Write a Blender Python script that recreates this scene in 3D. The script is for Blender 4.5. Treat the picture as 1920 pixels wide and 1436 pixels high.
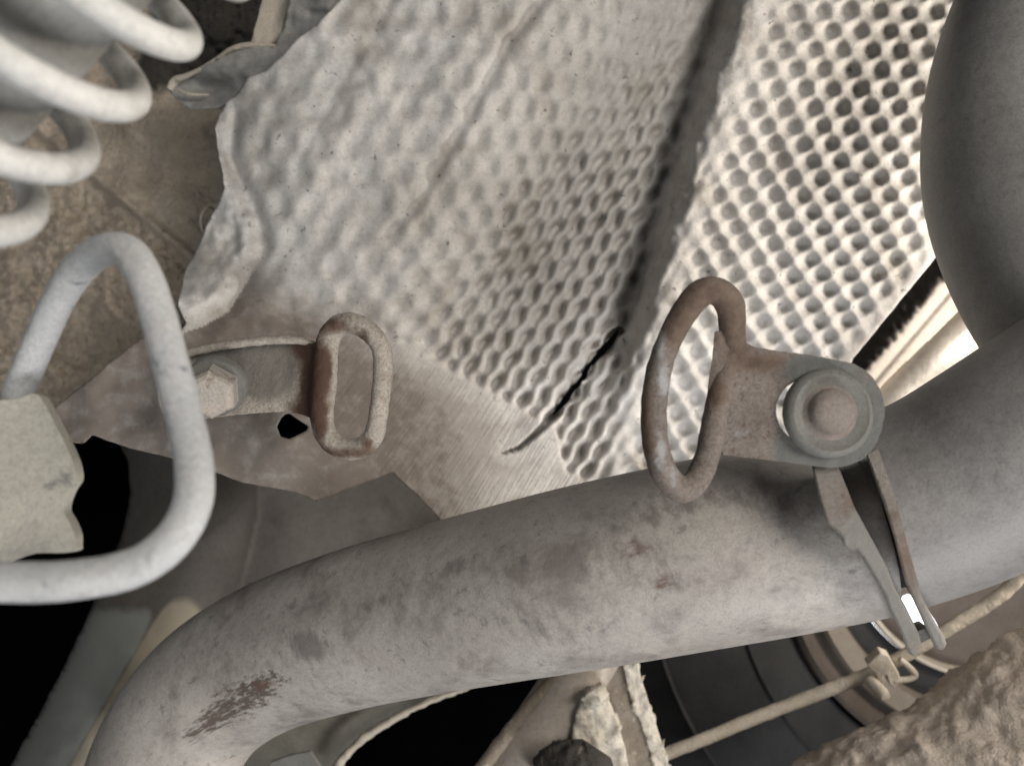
import bpy, bmesh, math, random
import numpy as np
from mathutils import Vector, Matrix
random.seed(7); RNG = np.random.default_rng(11)
for o in list(bpy.data.objects): bpy.data.objects.remove(o)
scene = bpy.context.scene
COL = scene.collection
# ------------------------------------------------------------------ camera
# the photographer lies under the car and looks straight up: world X = photo right, Y = photo down, Z = up
F = 1480.0                       # focal length in photo pixels (1920 wide)
CZ = 0.25                        # height of the lens above the floor
def P(x, y, d):
    return Vector(((x - 960) / F * d, (y - 718) / F * d, CZ + d))
cam = bpy.data.cameras.new('camera'); camo = bpy.data.objects.new('camera', cam); COL.objects.link(camo)
camo.location = (0, 0, CZ); camo.rotation_euler = (math.pi, 0, 0)
cam.sensor_width = 36; cam.lens = F / 1920 * 36; cam.clip_start = 0.005; cam.clip_end = 50
cam.dof.use_dof = True; cam.dof.focus_distance = 0.345; cam.dof.aperture_fstop = 8.6
scene.camera = camo
# ------------------------------------------------------------------ light
w = bpy.data.worlds.new('World'); scene.world = w; w.use_nodes = True
bg = w.node_tree.nodes['Background']; bg.inputs[0].default_value = (0.80, 0.90, 1.0, 1); bg.inputs[1].default_value = 0.05
def area(name, loc, target, sx, sy, power, color):
    l = bpy.data.lights.new(name, 'AREA'); l.shape = 'RECTANGLE'; l.size = sx; l.size_y = sy
    l.energy = power; l.color = color
    o = bpy.data.objects.new(name, l); COL.objects.link(o)
    o.location = loc
    o.rotation_euler = (Vector(target) - Vector(loc)).to_track_quat('-Z', 'Y').to_euler()
    return o
# warm low daylight coming in from the open side of the car on the right, between pipe and shield
area('daylight_right', (0.55, -0.04, CZ + 0.358), P(1200, 380, 0.47), 0.06, 0.15, 3.6, (1.0, 0.93, 0.83))
# soft daylight from the open near side, low on the right of the photographer
area('daylight_near_side', (0.58, -0.26, CZ - 0.47), P(800, 650, 0.38), 0.45, 0.45, 9.2, (1.0, 0.965, 0.92))
# weak daylight from the left side of the car
area('daylight_left', (-0.52, 0.10, CZ - 0.05), P(200, 450, 0.45), 0.3, 0.4, 0.75, (0.95, 0.98, 1.0))
# cool light from the opening beyond the wheel, below the pipe
area('daylight_wheel_side', (0.34, 0.78, CZ - 0.14), P(1500, 1250, 0.44), 0.4, 0.25, 7.5, (0.95, 0.97, 1.0))
scene.view_settings.view_transform = 'Standard'; scene.view_settings.look = 'None'
scene.view_settings.exposure = 0.0; scene.view_settings.gamma = 1.0
scene.view_settings.use_curve_mapping = False
scene.render.engine = 'CYCLES'
scene.render.resolution_x = 1024; scene.render.resolution_y = 765

# ------------------------------------------------------------------ noise
_perm = RNG.permutation(256); _perm = np.concatenate([_perm, _perm, _perm])
_grad = RNG.normal(size=(256, 3)); _grad /= np.linalg.norm(_grad, axis=1)[:, None]
def perlin(x, y, z=0.0):
    x, y, z = np.broadcast_arrays(np.asarray(x, float), np.asarray(y, float), np.asarray(z, float))
    xi, yi, zi = np.floor(x).astype(int), np.floor(y).astype(int), np.floor(z).astype(int)
    xf, yf, zf = x - xi, y - yi, z - zi
    f = lambda t: t * t * t * (t * (t * 6 - 15) + 10)
    u, v, s = f(xf), f(yf), f(zf); out = 0
    for dx in (0, 1):
        for dy in (0, 1):
            for dz in (0, 1):
                h = _perm[_perm[_perm[(xi + dx) & 255] + ((yi + dy) & 255)] + ((zi + dz) & 255)]
                g = _grad[h]
                dot = g[..., 0] * (xf - dx) + g[..., 1] * (yf - dy) + g[..., 2] * (zf - dz)
                out = out + dot * np.where(dx, u, 1 - u) * np.where(dy, v, 1 - v) * np.where(dz, s, 1 - s)
    return out
def fbm(x, y, z=0.0, octv=4, gain=0.5):
    a, s, o = 1.0, 1.0, 0
    for k in range(octv):
        o = o + a * perlin(np.asarray(x) * s + 17.3 * k, np.asarray(y) * s - 9.1 * k, np.asarray(z) * s + 4.7 * k); a *= gain; s *= 2.03
    return o
def sstep(a, b, x):
    t = np.clip((x - a) / (b - a), 0, 1); return t * t * (3 - 2 * t)
def polyline_dist(x, y, pts, val=None):
    """distance to a polyline, and the interpolated value at the nearest point"""
    best = np.full(np.shape(x), 1e9); bv = np.zeros(np.shape(x))
    for i in range(len(pts) - 1):
        ax, ay = pts[i]; bx, by = pts[i + 1]
        L2 = (bx - ax) ** 2 + (by - ay) ** 2 + 1e-9
        t = np.clip(((x - ax) * (bx - ax) + (y - ay) * (by - ay)) / L2, 0, 1)
        dd = np.hypot(x - ax - t * (bx - ax), y - ay - t * (by - ay))
        m = dd < best
        best = np.where(m, dd, best)
        if val is not None: bv = np.where(m, val[i] + t * (val[i + 1] - val[i]), bv)
    return (best, bv) if val is not None else best
def inside(x, y, poly):
    c = np.zeros(np.shape(x), bool); n = len(poly)
    for i in range(n):
        x1, y1 = poly[i]; x2, y2 = poly[(i + 1) % n]
        if y1 == y2: continue
        cond = ((y1 > y) != (y2 > y)) & (x < (x2 - x1) * (y - y1) / (y2 - y1) + x1)
        c ^= cond
    return c
def smooth_poly(pts, n=6, closed=True):
    """Catmull-Rom through points (any dimension)"""
    pts = [np.array(p, float) for p in pts]; out = []; m = len(pts)
    for i in range(m if closed else m - 1):
        if closed: p0, p1, p2, p3 = pts[i - 1], pts[i], pts[(i + 1) % m], pts[(i + 2) % m]
        else: p0, p1, p2, p3 = pts[max(i - 1, 0)], pts[i], pts[i + 1], pts[min(i + 2, m - 1)]
        for k in range(n):
            t = k / n
            out.append(0.5 * (2 * p1 + (p2 - p0) * t + (2 * p0 - 5 * p1 + 4 * p2 - p3) * t * t + (3 * p1 - p0 - 3 * p2 + p3) * t ** 3))
    if not closed: out.append(pts[-1])
    return out

# ------------------------------------------------------------------ object helpers
def thing(name, label, cat, loc, group=None):
    o = bpy.data.objects.new(name, None); COL.objects.link(o); o.location = loc
    o.empty_display_size = 0.01
    o['label'] = label; o['category'] = cat
    if group: o['group'] = group
    return o
def tag(o, label, cat=None, group=None, kind=None):
    o['label'] = label
    if cat: o['category'] = cat
    if group: o['group'] = group
    if kind: o['kind'] = kind
    return o
def mesh_obj(name, V, faces, mat, parent=None, smooth=True, attrs=None, sharp=None):
    V = np.asarray(V, float); c = (V.min(0) + V.max(0)) / 2
    me = bpy.data.meshes.new(name)
    me.from_pydata((V - c).tolist(), [], faces if isinstance(faces, list) else faces.tolist())
    me.update()
    if attrs:
        for k, a in attrs.items():
            at = me.attributes.new(k, 'FLOAT', 'POINT'); at.data.foreach_set('value', np.asarray(a, np.float32).ravel())
    if smooth:
        me.polygons.foreach_set('use_smooth', [True] * len(me.polygons))
        if sharp: me.set_sharp_from_angle(angle=math.radians(sharp))
    me.materials.append(mat)
    o = bpy.data.objects.new(name, me); COL.objects.link(o)
    o.location = Vector(c) - (parent.location if parent else Vector((0, 0, 0)))
    if parent:
        pl = parent
        while pl.parent: o.location -= pl.parent.location; pl = pl.parent
        o.parent = parent
    return o
def px_of(V):
    V = np.asarray(V, float); d = V[:, 2] - CZ
    return V[:, 0] / d * F + 960, V[:, 1] / d * F + 718, d
def sheet(name, poly, dfun, step, mat, parent=None, holes=(), thick=0.0008, attrs=None, edge_noise=0.0, bevel=0.0):
    """a metal sheet: polygon outline in photo pixels, dfun gives its depth, real thickness away from the lens"""
    poly = [tuple(p[:2]) for p in poly]
    if edge_noise:
        den = []
        for i in range(len(poly)):
            a, b = np.array(poly[i]), np.array(poly[(i + 1) % len(poly)])
            n = max(1, int(np.hypot(*(b - a)) / 6))
            for k in range(n): den.append(a + (b - a) * k / n)
        den = np.array(den)
        j = np.stack([fbm(den[:, 0] / 24, den[:, 1] / 24, 3.3), fbm(den[:, 0] / 24, den[:, 1] / 24, 9.7)], 1) * edge_noise
        poly = [tuple(q) for q in den + j]
    A = np.array(poly); x0, y0 = A.min(0) - step; x1, y1 = A.max(0) + step
    xs = np.arange(x0, x1 + step, step); ys = np.arange(y0, y1 + step, step)
    X, Y = np.meshgrid(xs, ys); nx, ny = len(xs), len(ys)
    cx = (X[:-1, :-1] + X[1:, 1:]) / 2; cy = (Y[:-1, :-1] + Y[1:, 1:]) / 2
    keep = inside(cx, cy, poly)
    for h in holes: keep &= ~inside(cx, cy, h)
    idx = np.arange(nx * ny).reshape(ny, nx)
    q = np.stack([idx[:-1, :-1], idx[1:, :-1], idx[1:, 1:], idx[:-1, 1:]], -1)[keep]
    cnt = np.bincount(q.ravel(), minlength=nx * ny)
    xf, yf = X.ravel().copy(), Y.ravel().copy()
    bnd = np.where((cnt > 0) & (cnt < 4))[0]
    bx, by = xf[bnd], yf[bnd]; best = np.full(len(bnd), 1e9); nxp, nyp = bx.copy(), by.copy()
    for pl in [poly] + [list(h) for h in holes]:
        for i in range(len(pl)):
            ax, ay = pl[i]; ex, ey = pl[(i + 1) % len(pl)]
            L2 = (ex - ax) ** 2 + (ey - ay) ** 2 + 1e-9
            t = np.clip(((bx - ax) * (ex - ax) + (by - ay) * (ey - ay)) / L2, 0, 1)
            px_, py_ = ax + t * (ex - ax), ay + t * (ey - ay); dd = np.hypot(bx - px_, by - py_)
            m = dd < best; best[m] = dd[m]; nxp[m] = px_[m]; nyp[m] = py_[m]
    m = best < step * 1.6
    xf[bnd[m]] = nxp[m]; yf[bnd[m]] = nyp[m]
    used = np.where(cnt > 0)[0]; remap = np.full(nx * ny, -1); remap[used] = np.arange(len(used))
    xf, yf = xf[used], yf[used]; q = remap[q]
    d = dfun(xf, yf)
    V = np.stack([(xf - 960) / F * d, (yf - 718) / F * d, CZ + d], 1)
    at = {k: f(xf, yf) for k, f in attrs.items()} if attrs else None
    o = mesh_obj(name, V, q, mat, parent, attrs=at)
    if thick:
        s = o.modifiers.new('thickness', 'SOLIDIFY'); s.thickness = thick
        n = o.data.polygons[0].normal
        s.offset = -1 if n.z < 0 else 1
    if bevel:
        b = o.modifiers.new('bevel', 'BEVEL'); b.width = bevel; b.segments = 3; b.limit_method = 'ANGLE'; b.angle_limit = math.radians(45)
    return o
def tube(name, pts, rad, mat, parent=None, n=8, segs=24, closed=False, disp=None, attrs=None, flat=1.0, caps=True):
    """pts: (px, py, depth); rad: metres, one value or one per point; disp(V, N) -> offset along the normal"""
    r = rad if isinstance(rad, (list, tuple)) else [rad] * len(pts)
    W = [list(P(*p)) + [r[i]] for i, p in enumerate(pts)]
    S = np.array(smooth_poly(W, n, closed)); C = S[:, :3]; R = S[:, 3]; m = len(C)
    T = (np.roll(C, -1, 0) - np.roll(C, 1, 0)) if closed else np.gradient(C, axis=0)
    T /= np.linalg.norm(T, axis=1)[:, None]
    u = np.array((0, 0, -1.0)); u = u - T[0] * u.dot(T[0])
    if np.linalg.norm(u) < 0.1: u = np.array((1.0, 0, 0)) - T[0] * T[0][0]
    u /= np.linalg.norm(u); U = [u]
    for i in range(1, m):
        u = u - T[i] * u.dot(T[i]); u = u / np.linalg.norm(u); U.append(u)
    U = np.array(U); B = np.cross(T, U)
    a = np.linspace(0, 2 * math.pi, segs, endpoint=False)
    N = U[:, None] * np.cos(a)[None, :, None] * flat + B[:, None] * np.sin(a)[None, :, None]
    V = (C[:, None] + N * R[:, None, None]).reshape(-1, 3); Nf = N.reshape(-1, 3)
    if disp is not None: V = V + Nf * disp(V)[:, None]
    f = []; mm = m if closed else m - 1
    for i in range(mm):
        i2 = (i + 1) % m
        for k in range(segs):
            k2 = (k + 1) % segs
            f.append((i * segs + k, i2 * segs + k, i2 * segs + k2, i * segs + k2))
    if not closed and caps:
        f.append(tuple(range(segs))); f.append(tuple((m - 1) * segs + k for k in reversed(range(segs))))
    at = None
    if attrs:
        x, y, d = px_of(V); at = {k: fn(x, y) for k, fn in attrs.items()}
    return mesh_obj(name, V, f, mat, parent, attrs=at, sharp=50)
def plate(name, outline, thick, mat, parent=None, holes=(), bevel=0.0006, attrs=None, segs=2, along=None):
    """flat bar / plate: outline of (px, py, depth), extruded away from the lens by thick (m)"""
    bm = bmesh.new(); loops = [list(outline)] + [list(h) for h in holes]; edges = []
    for lp in loops:
        vs = [bm.verts.new(P(*p)) for p in lp]
        for i in range(len(vs)): edges.append(bm.edges.new((vs[i], vs[(i + 1) % len(vs)])))
    bmesh.ops.triangle_fill(bm, use_beauty=True, use_dissolve=False, edges=edges, normal=(0, 0, -1))
    bm.verts.ensure_lookup_table(); bm.verts.index_update()
    V = [np.array(v.co) for v in bm.verts]; tris = []
    for fc in bm.faces:
        t = [v.index for v in fc.verts]
        a, b, c = (V[i] for i in t)
        if np.cross(b - a, c - a)[2] > 0: t.reverse()
        tris.append(t)
    bm.free(); n = len(V); faces = list(map(tuple, tris)) + [tuple(i + n for i in reversed(t)) for t in tris]
    V = np.array(V); N = np.zeros(3)
    for t in tris: N += np.cross(V[t[1]] - V[t[0]], V[t[2]] - V[t[0]])
    N /= np.linalg.norm(N)
    if along: N = -np.array((P(*along, 1.0) - Vector((0, 0, CZ))).normalized())
    V2 = V - N * thick
    st = 0
    for k, lp in enumerate(loops):
        L = len(lp)
        ar = sum(lp[i][0] * lp[(i + 1) % L][1] - lp[(i + 1) % L][0] * lp[i][1] for i in range(L))
        for i in range(L):
            a, b = st + i, st + (i + 1) % L
            ff = (a, b, b + n, a + n)
            faces.append(ff if (ar > 0) == (k == 0) else ff[::-1])
        st += L
    VV = np.vstack([V, V2]); at = None
    if attrs:
        x, y, d = px_of(VV); at = {k: fn(x, y) for k, fn in attrs.items()}
    o = mesh_obj(name, VV, faces, mat, parent, attrs=at, sharp=40)
    bmm = bmesh.new(); bmm.from_mesh(o.data); bmesh.ops.recalc_face_normals(bmm, faces=bmm.faces); bmm.to_mesh(o.data); bmm.free()
    if bevel:
        b = o.modifiers.new('bevel', 'BEVEL'); b.width = bevel; b.segments = segs; b.limit_method = 'ANGLE'; b.angle_limit = math.radians(50)
    return o
def lathe(name, c, axis, prof, mat, parent=None, segs=48, nsides=None, attrs=None, sharp=35):
    """prof: list of (radius, height along axis) in metres; closed at the ends when radius 0"""
    axis = Vector(axis).normalized(); q = Vector((0, 0, 1)).rotation_difference(axis); c = Vector(c)
    V = []; f = []; n = nsides or segs
    for (r, h) in prof:
        for k in range(n):
            a = 2 * math.pi * k / n
            V.append(list(c + q @ Vector((r * math.cos(a), r * math.sin(a), h))))
    for i in range(len(prof) - 1):
        for k in range(n):
            k2 = (k + 1) % n
            f.append((i * n + k, i * n + k2, (i + 1) * n + k2, (i + 1) * n + k))
    V = np.array(V)
    o = mesh_obj(name, V, f, mat, parent, sharp=sharp)
    bm = bmesh.new(); bm.from_mesh(o.data); bmesh.ops.remove_doubles(bm, verts=bm.verts, dist=1e-6)
    bmesh.ops.recalc_face_normals(bm, faces=bm.faces); bm.to_mesh(o.data); bm.free()
    return o
def circle(cx, cy, r, d, n=40, ry=None):
    return [(cx + r * math.cos(2 * math.pi * k / n), cy + (ry or r) * math.sin(2 * math.pi * k / n), d) for k in range(n)]

# ------------------------------------------------------------------ materials
class NB:
    def __init__(s, name):
        s.m = bpy.data.materials.new(name); s.m.use_nodes = True; s.t = s.m.node_tree
        s.b = s.t.nodes['Principled BSDF']; s.tc = s.t.nodes.new('ShaderNodeTexCoord')
    def n(s, typ, **kw):
        nd = s.t.nodes.new(typ)
        for k, v in kw.items(): setattr(nd, k, v)
        return nd
    def l(s, a, b): s.t.links.new(a, b)
    def noise(s, scale, detail=4, rough=0.55, vec=None, dist=0.0, w=0.0):
        nd = s.n('ShaderNodeTexNoise'); nd.inputs['Scale'].default_value = scale; nd.inputs['Detail'].default_value = detail
        nd.inputs['Roughness'].default_value = rough; nd.inputs['Distortion'].default_value = dist
        v = vec or s.tc.outputs['Object']
        if w:
            mp = s.n('ShaderNodeMapping'); mp.inputs['Location'].default_value = (w, w * 1.7, -w); s.l(v, mp.inputs[0]); v = mp.outputs[0]
        s.l(v, nd.inputs['Vector']); return nd.outputs['Fac']
    def ramp(s, fac, lo, hi):
        nd = s.n('ShaderNodeMapRange'); nd.interpolation_type = 'SMOOTHSTEP'
        nd.inputs['From Min'].default_value = lo; nd.inputs['From Max'].default_value = hi
        s.l(fac, nd.inputs['Value']); return nd.outputs['Result']
    def math(s, op, a, b):
        nd = s.n('ShaderNodeMath', operation=op)
        for i, v in enumerate((a, b)):
            if isinstance(v, (int, float)): nd.inputs[i].default_value = v
            else: s.l(v, nd.inputs[i])
        return nd.outputs[0]
    def mix(s, fac, a, b):
        nd = s.n('ShaderNodeMix', data_type='RGBA')
        for sock, v in ((nd.inputs['Factor'], fac), (nd.inputs['A'], a), (nd.inputs['B'], b)):
            if isinstance(v, (int, float)): sock.default_value = v
            elif isinstance(v, tuple): sock.default_value = (*v, 1)
            else: s.l(v, sock)
        return nd.outputs['Result']
    def attr(s, name):
        nd = s.n('ShaderNodeAttribute', attribute_name=name); return nd.outputs['Fac']
def dusty(name, c1, c2, scale=25, stains=(), attrs=(), rough=0.85, metallic=0.0, bumps=((220, 0.0006), (900, 0.0002)), stretch=None, spec=0.25, rough_lo=None, grit=0.5):
    """c1/c2: two tones of the surface; stains: (colour, noise scale, lo, hi, strength, seed); attrs: (attribute, colour, noise scale, noise amount, lo, hi, strength)"""
    b = NB(name)
    col = b.mix(b.ramp(b.noise(scale, 6, 0.6), 0.3, 0.7), c1, c2)
    fine = b.noise(scale * 14, 5, 0.7, w=3.1)
    nd = b.n('ShaderNodeMix', data_type='RGBA', blend_type='MULTIPLY'); nd.inputs['Factor'].default_value = grit
    g = b.ramp(fine, 0.15, 0.6); cr = b.mix(g, (0.55, 0.53, 0.51), (1.06, 1.06, 1.06)); b.l(col, nd.inputs['A']); b.l(cr, nd.inputs['B']); col = nd.outputs['Result']
    nd = b.n('ShaderNodeMix', data_type='RGBA', blend_type='MULTIPLY'); nd.inputs['Factor'].default_value = min(1.0, grit * 1.1)
    cr = b.mix(b.ramp(b.noise(950, 4, 0.75, w=5.3), 0.2, 0.62), (0.55, 0.54, 0.53), (1.08, 1.08, 1.08)); b.l(col, nd.inputs['A']); b.l(cr, nd.inputs['B']); col = nd.outputs['Result']
    for (c, sc, lo, hi, st, sd) in stains:
        f = b.math('MULTIPLY', b.ramp(b.noise(sc, 6, 0.65, dist=0.3, w=sd), lo, hi), st); col = b.mix(f, col, c)
    for (an, c, sc, amt, lo, hi, st) in attrs:
        vec = None
        if isinstance(sc, tuple):                  # (scale, direction, stretch): streaky stain
            sc, ang, stv = sc
            mp = b.n('ShaderNodeMapping'); mp.vector_type = 'TEXTURE'; mp.inputs['Rotation'].default_value = (0, 0, ang); mp.inputs['Scale'].default_value = (stv, 1, 1)
            b.l(b.tc.outputs['Object'], mp.inputs[0]); vec = mp.outputs[0]
        nz = b.math('MULTIPLY', b.math('SUBTRACT', b.noise(sc, 6, 0.7, vec=vec, w=1.3), 0.5), amt)
        a0 = b.attr(an)
        f = b.ramp(b.math('ADD', a0, nz), lo, hi); f = b.math('MULTIPLY', f, st); col = b.mix(f, col, c)
    b.l(col, b.b.inputs['Base Color'])
    if rough_lo is not None:
        rr = b.n('ShaderNodeMapRange'); b.l(fine, rr.inputs[0]); rr.inputs['From Min'].default_value = 0.3; rr.inputs['From Max'].default_value = 0.7
        rr.inputs['To Min'].default_value = rough_lo; rr.inputs['To Max'].default_value = rough; b.l(rr.outputs[0], b.b.inputs['Roughness'])
    else: b.b.inputs['Roughness'].default_value = rough
    b.b.inputs['Metallic'].default_value = metallic; b.b.inputs['Specular IOR Level'].default_value = spec
    prev = None
    for (sc, dist) in bumps:
        bp = b.n('ShaderNodeBump'); bp.inputs['Strength'].default_value = 1.0; bp.inputs['Distance'].default_value = dist
        b.l(b.noise(sc, 5, 0.6, w=0.7), bp.inputs['Height'])
        if prev: b.l(prev, bp.inputs['Normal'])
        prev = bp.outputs[0]
    if stretch:                                    # brushed lines: (attribute, angle, scale across, distance)
        an, ang, sc, dist = stretch
        mp = b.n('ShaderNodeMapping'); mp.vector_type = 'TEXTURE'; mp.inputs['Rotation'].default_value = (0, 0, ang); mp.inputs['Scale'].default_value = (16, 1, 16)
        b.l(b.tc.outputs['Object'], mp.inputs[0])
        hgt = b.math('MULTIPLY', b.noise(sc, 3, 0.6, vec=mp.outputs[0]), b.attr(an))
        bp = b.n('ShaderNodeBump'); bp.inputs['Strength'].default_value = 1.0; bp.inputs['Distance'].default_value = dist
        b.l(hgt, bp.inputs['Height'])
        if prev: b.l(prev, bp.inputs['Normal'])
        prev = bp.outputs[0]
    if prev: b.l(prev, b.b.inputs['Normal'])
    return b.m
RUST = (0.075, 0.049, 0.036); RUST2 = (0.135, 0.092, 0.066); DARK = (0.035, 0.030, 0.027)
E_ANG = math.atan2(0.84, -0.54)
M = {}
M['shield'] = dusty('dusty_aluminium', (0.40, 0.375, 0.345), (0.50, 0.475, 0.445), 14,
    stains=(((0.27, 0.235, 0.195), 20, 0.50, 0.72, 0.75, 2.0), ((0.05, 0.045, 0.04), 210, 0.625, 0.70, 0.8, 5.0), ((0.52, 0.50, 0.50), 30, 0.55, 0.75, 0.5, 8.0)),
    attrs=(('dirt_groove', (0.215, 0.190, 0.168), 60, 1.2, 0.30, 1.1, 0.8), ('dirt_groove', (0.10, 0.07, 0.05), 110, 1.6, 0.95, 1.5, 0.6)),
    rough=0.72, metallic=0.0, spec=0.3, bumps=((300, 0.00025), (1100, 0.00010)), stretch=('flat', E_ANG, 520, 0.0011))
M['lip'] = dusty('pale_dust_metal', (0.50, 0.48, 0.46), (0.58, 0.56, 0.54), 30, rough=0.6, bumps=((70, 0.0005), (600, 0.0001)))
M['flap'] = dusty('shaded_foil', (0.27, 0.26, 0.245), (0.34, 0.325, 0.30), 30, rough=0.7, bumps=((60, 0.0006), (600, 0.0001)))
M['pipe'] = dusty('dusty_exhaust_steel', (0.305, 0.272, 0.243), (0.385, 0.350, 0.314), 16,
    stains=(((0.145, 0.118, 0.108), 30, 0.50, 0.70, 0.75, 2.0), ((0.165, 0.15, 0.142), 70, 0.56, 0.74, 0.6, 6.0), ((0.42, 0.38, 0.33), 22, 0.54, 0.74, 0.6, 11.0), ((0.12, 0.105, 0.10), 120, 0.60, 0.68, 0.5, 14.0), ((0.05, 0.045, 0.045), 330, 0.72, 0.76, 0.7, 4.0)),
    attrs=(('scuff_dark', (0.135, 0.115, 0.105), (170, 1.2, 2.5), 3.2, 0.45, 1.5, 0.75), ('rust', (0.085, 0.064, 0.050), (420, -0.55, 7.0), 4.2, 0.45, 1.15, 0.92), ('redrust', (0.12, 0.06, 0.045), (280, -0.4, 3.0), 3.0, 0.6, 1.3, 0.8)),
    rough=0.62, spec=0.35, bumps=((90, 0.0007), (1400, 0.00008)), rough_lo=0.48)
M['pipe_dark'] = dusty('grey_exhaust_steel', (0.20, 0.190, 0.178), (0.245, 0.232, 0.216), 18,
    stains=(((0.12, 0.115, 0.115), 40, 0.55, 0.8, 0.6, 2.0), ((0.03, 0.03, 0.03), 300, 0.73, 0.77, 0.8, 4.0)), rough=0.55, spec=0.4, bumps=((90, 0.0005), (1400, 0.00006)), rough_lo=0.4)
M['pipe_rear'] = dusty('grey_rear_pipe_steel', (0.195, 0.183, 0.174), (0.24, 0.227, 0.214), 18,
    stains=(((0.15, 0.14, 0.14), 40, 0.52, 0.8, 0.6, 2.0), ((0.30, 0.275, 0.245), 24, 0.56, 0.8, 0.5, 7.0), ((0.03, 0.03, 0.03), 240, 0.70, 0.75, 0.8, 4.0)), rough=0.6, spec=0.35, bumps=((90, 0.0006), (1400, 0.00008)), rough_lo=0.45)
M['gap_dark'] = dusty('shade_dark_steel', (0.03, 0.03, 0.036), (0.045, 0.043, 0.046), 40, rough=0.7)  # near black for the shade in the joint gap; the spacer shares it
M['hanger'] = dusty('rusty_dusty_steel', (0.205, 0.168, 0.142), (0.16, 0.138, 0.12), 40,
    stains=(((0.12, 0.085, 0.07), 75, 0.54, 0.72, 0.75, 2.0), ((0.09, 0.062, 0.052), 300, 0.56, 0.68, 0.75, 9.0), ((0.28, 0.25, 0.22), 55, 0.56, 0.78, 0.6, 5.0)),
    attrs=(('rust', RUST2, 130, 1.4, 0.15, 1.0, 0.85), ('rust', RUST, 220, 1.8, 0.6, 1.4, 0.8), ('grey', (0.135, 0.135, 0.124), 90, 0.6, 0.4, 0.8, 0.85), ('pale', (0.36, 0.35, 0.345), 190, 2.2, 0.4, 1.2, 0.8)),
    rough=0.85, bumps=((380, 0.0004), (1300, 0.00025)), grit=1.0)
M['hanger2'] = dusty('mud_dusted_steel', (0.40, 0.355, 0.30), (0.33, 0.29, 0.245), 45,
    stains=(((0.20, 0.145, 0.105), 95, 0.56, 0.72, 0.7, 2.0), ((0.10, 0.07, 0.055), 430, 0.60, 0.70, 0.7, 9.0)),
    attrs=(('rust', RUST2, 120, 1.6, 0.2, 0.95, 0.9), ('rust', (0.07, 0.038, 0.026), 170, 1.8, 0.5, 1.2, 0.9), ('grey', (0.165, 0.148, 0.128), 90, 0.6, 0.3, 0.7, 0.9)),
    rough=0.9, bumps=((350, 0.0006), (1300, 0.0003)), grit=0.9)
M['jaw'] = dusty('dull_jaw_steel', (0.215, 0.19, 0.165), (0.17, 0.152, 0.134), 45, stains=(((0.12, 0.088, 0.07), 95, 0.56, 0.72, 0.7, 2.0), ((0.28, 0.26, 0.235), 120, 0.58, 0.74, 0.6, 6.0)),
    attrs=(('rust', RUST2, 120, 1.6, 0.2, 0.95, 0.8), ('grey', (0.20, 0.188, 0.168), 90, 0.6, 0.4, 0.8, 0.8)), rough=0.9, bumps=((350, 0.0006), (1300, 0.0003)))
M['bolt'] = dusty('dusty_bolt', (0.42, 0.36, 0.30), (0.36, 0.33, 0.29), 60, stains=((RUST2, 110, 0.55, 0.7, 0.7, 2.0),), rough=0.85, bumps=((300, 0.0006), (900, 0.0003)))
M['bolt_r'] = dusty('rusty_bolt', (0.19, 0.155, 0.135), (0.23, 0.20, 0.175), 60, stains=((RUST2, 90, 0.50, 0.62, 0.8, 2.0),), rough=0.85, bumps=((300, 0.0003), (900, 0.0002)))
M['washer'] = dusty('grey_dust_washer', (0.145, 0.14, 0.125), (0.185, 0.178, 0.158), 60, stains=(((0.15, 0.14, 0.13), 130, 0.56, 0.72, 0.6, 2.0),), rough=0.8, bumps=((300, 0.0002), (900, 0.0001)))
M['spring'] = dusty('pale_spring_paint', (0.52, 0.505, 0.48), (0.44, 0.43, 0.41), 30, stains=(((0.20, 0.19, 0.18), 70, 0.57, 0.70, 0.7, 2.0), ((0.30, 0.26, 0.21), 35, 0.52, 0.75, 0.5, 6.0)), rough=0.65, bumps=((200, 0.0004),))
M['rod'] = dusty('pale_grey_rod', (0.50, 0.49, 0.475), (0.42, 0.42, 0.42), 40, stains=(((0.13, 0.145, 0.165), 85, 0.60, 0.69, 0.85, 2.0), ((0.38, 0.38, 0.37), 30, 0.5, 0.75, 0.6, 5.0)), rough=0.7, bumps=((180, 0.0006), (700, 0.0002)))
M['cream'] = dusty('cream_dust_plate', (0.45, 0.415, 0.35), (0.38, 0.355, 0.30), 30, stains=(((0.25, 0.23, 0.21), 40, 0.55, 0.68, 0.6, 2.0), ((0.14, 0.13, 0.125), 55, 0.62, 0.70, 0.7, 9.0)), rough=0.85, bumps=((160, 0.0005), (700, 0.0002)))
M['damper'] = dusty('grey_damper', (0.24, 0.235, 0.22), (0.30, 0.295, 0.28), 25, rough=0.6, bumps=((200, 0.0003),))
M['mud'] = dusty('dried_mud', (0.56, 0.47, 0.37), (0.47, 0.39, 0.30), 25, stains=(((0.06, 0.05, 0.04), 170, 0.61, 0.70, 0.6, 2.0), ((0.54, 0.465, 0.38), 60, 0.55, 0.75, 0.6, 5.0)),
    attrs=(('black', (0.035, 0.033, 0.030), 60, 0.7, 0.35, 0.75, 0.93),), rough=0.95, bumps=((240, 0.0035), (700, 0.0012)))
M['beam'] = dusty('caked_mud', (0.58, 0.50, 0.42), (0.50, 0.43, 0.36), 40, stains=(((0.22, 0.18, 0.15), 110, 0.60, 0.72, 0.6, 2.0), ((0.58, 0.52, 0.45), 60, 0.50, 0.75, 0.6, 5.0)), rough=0.95, bumps=((160, 0.002), (600, 0.0008)))
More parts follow.
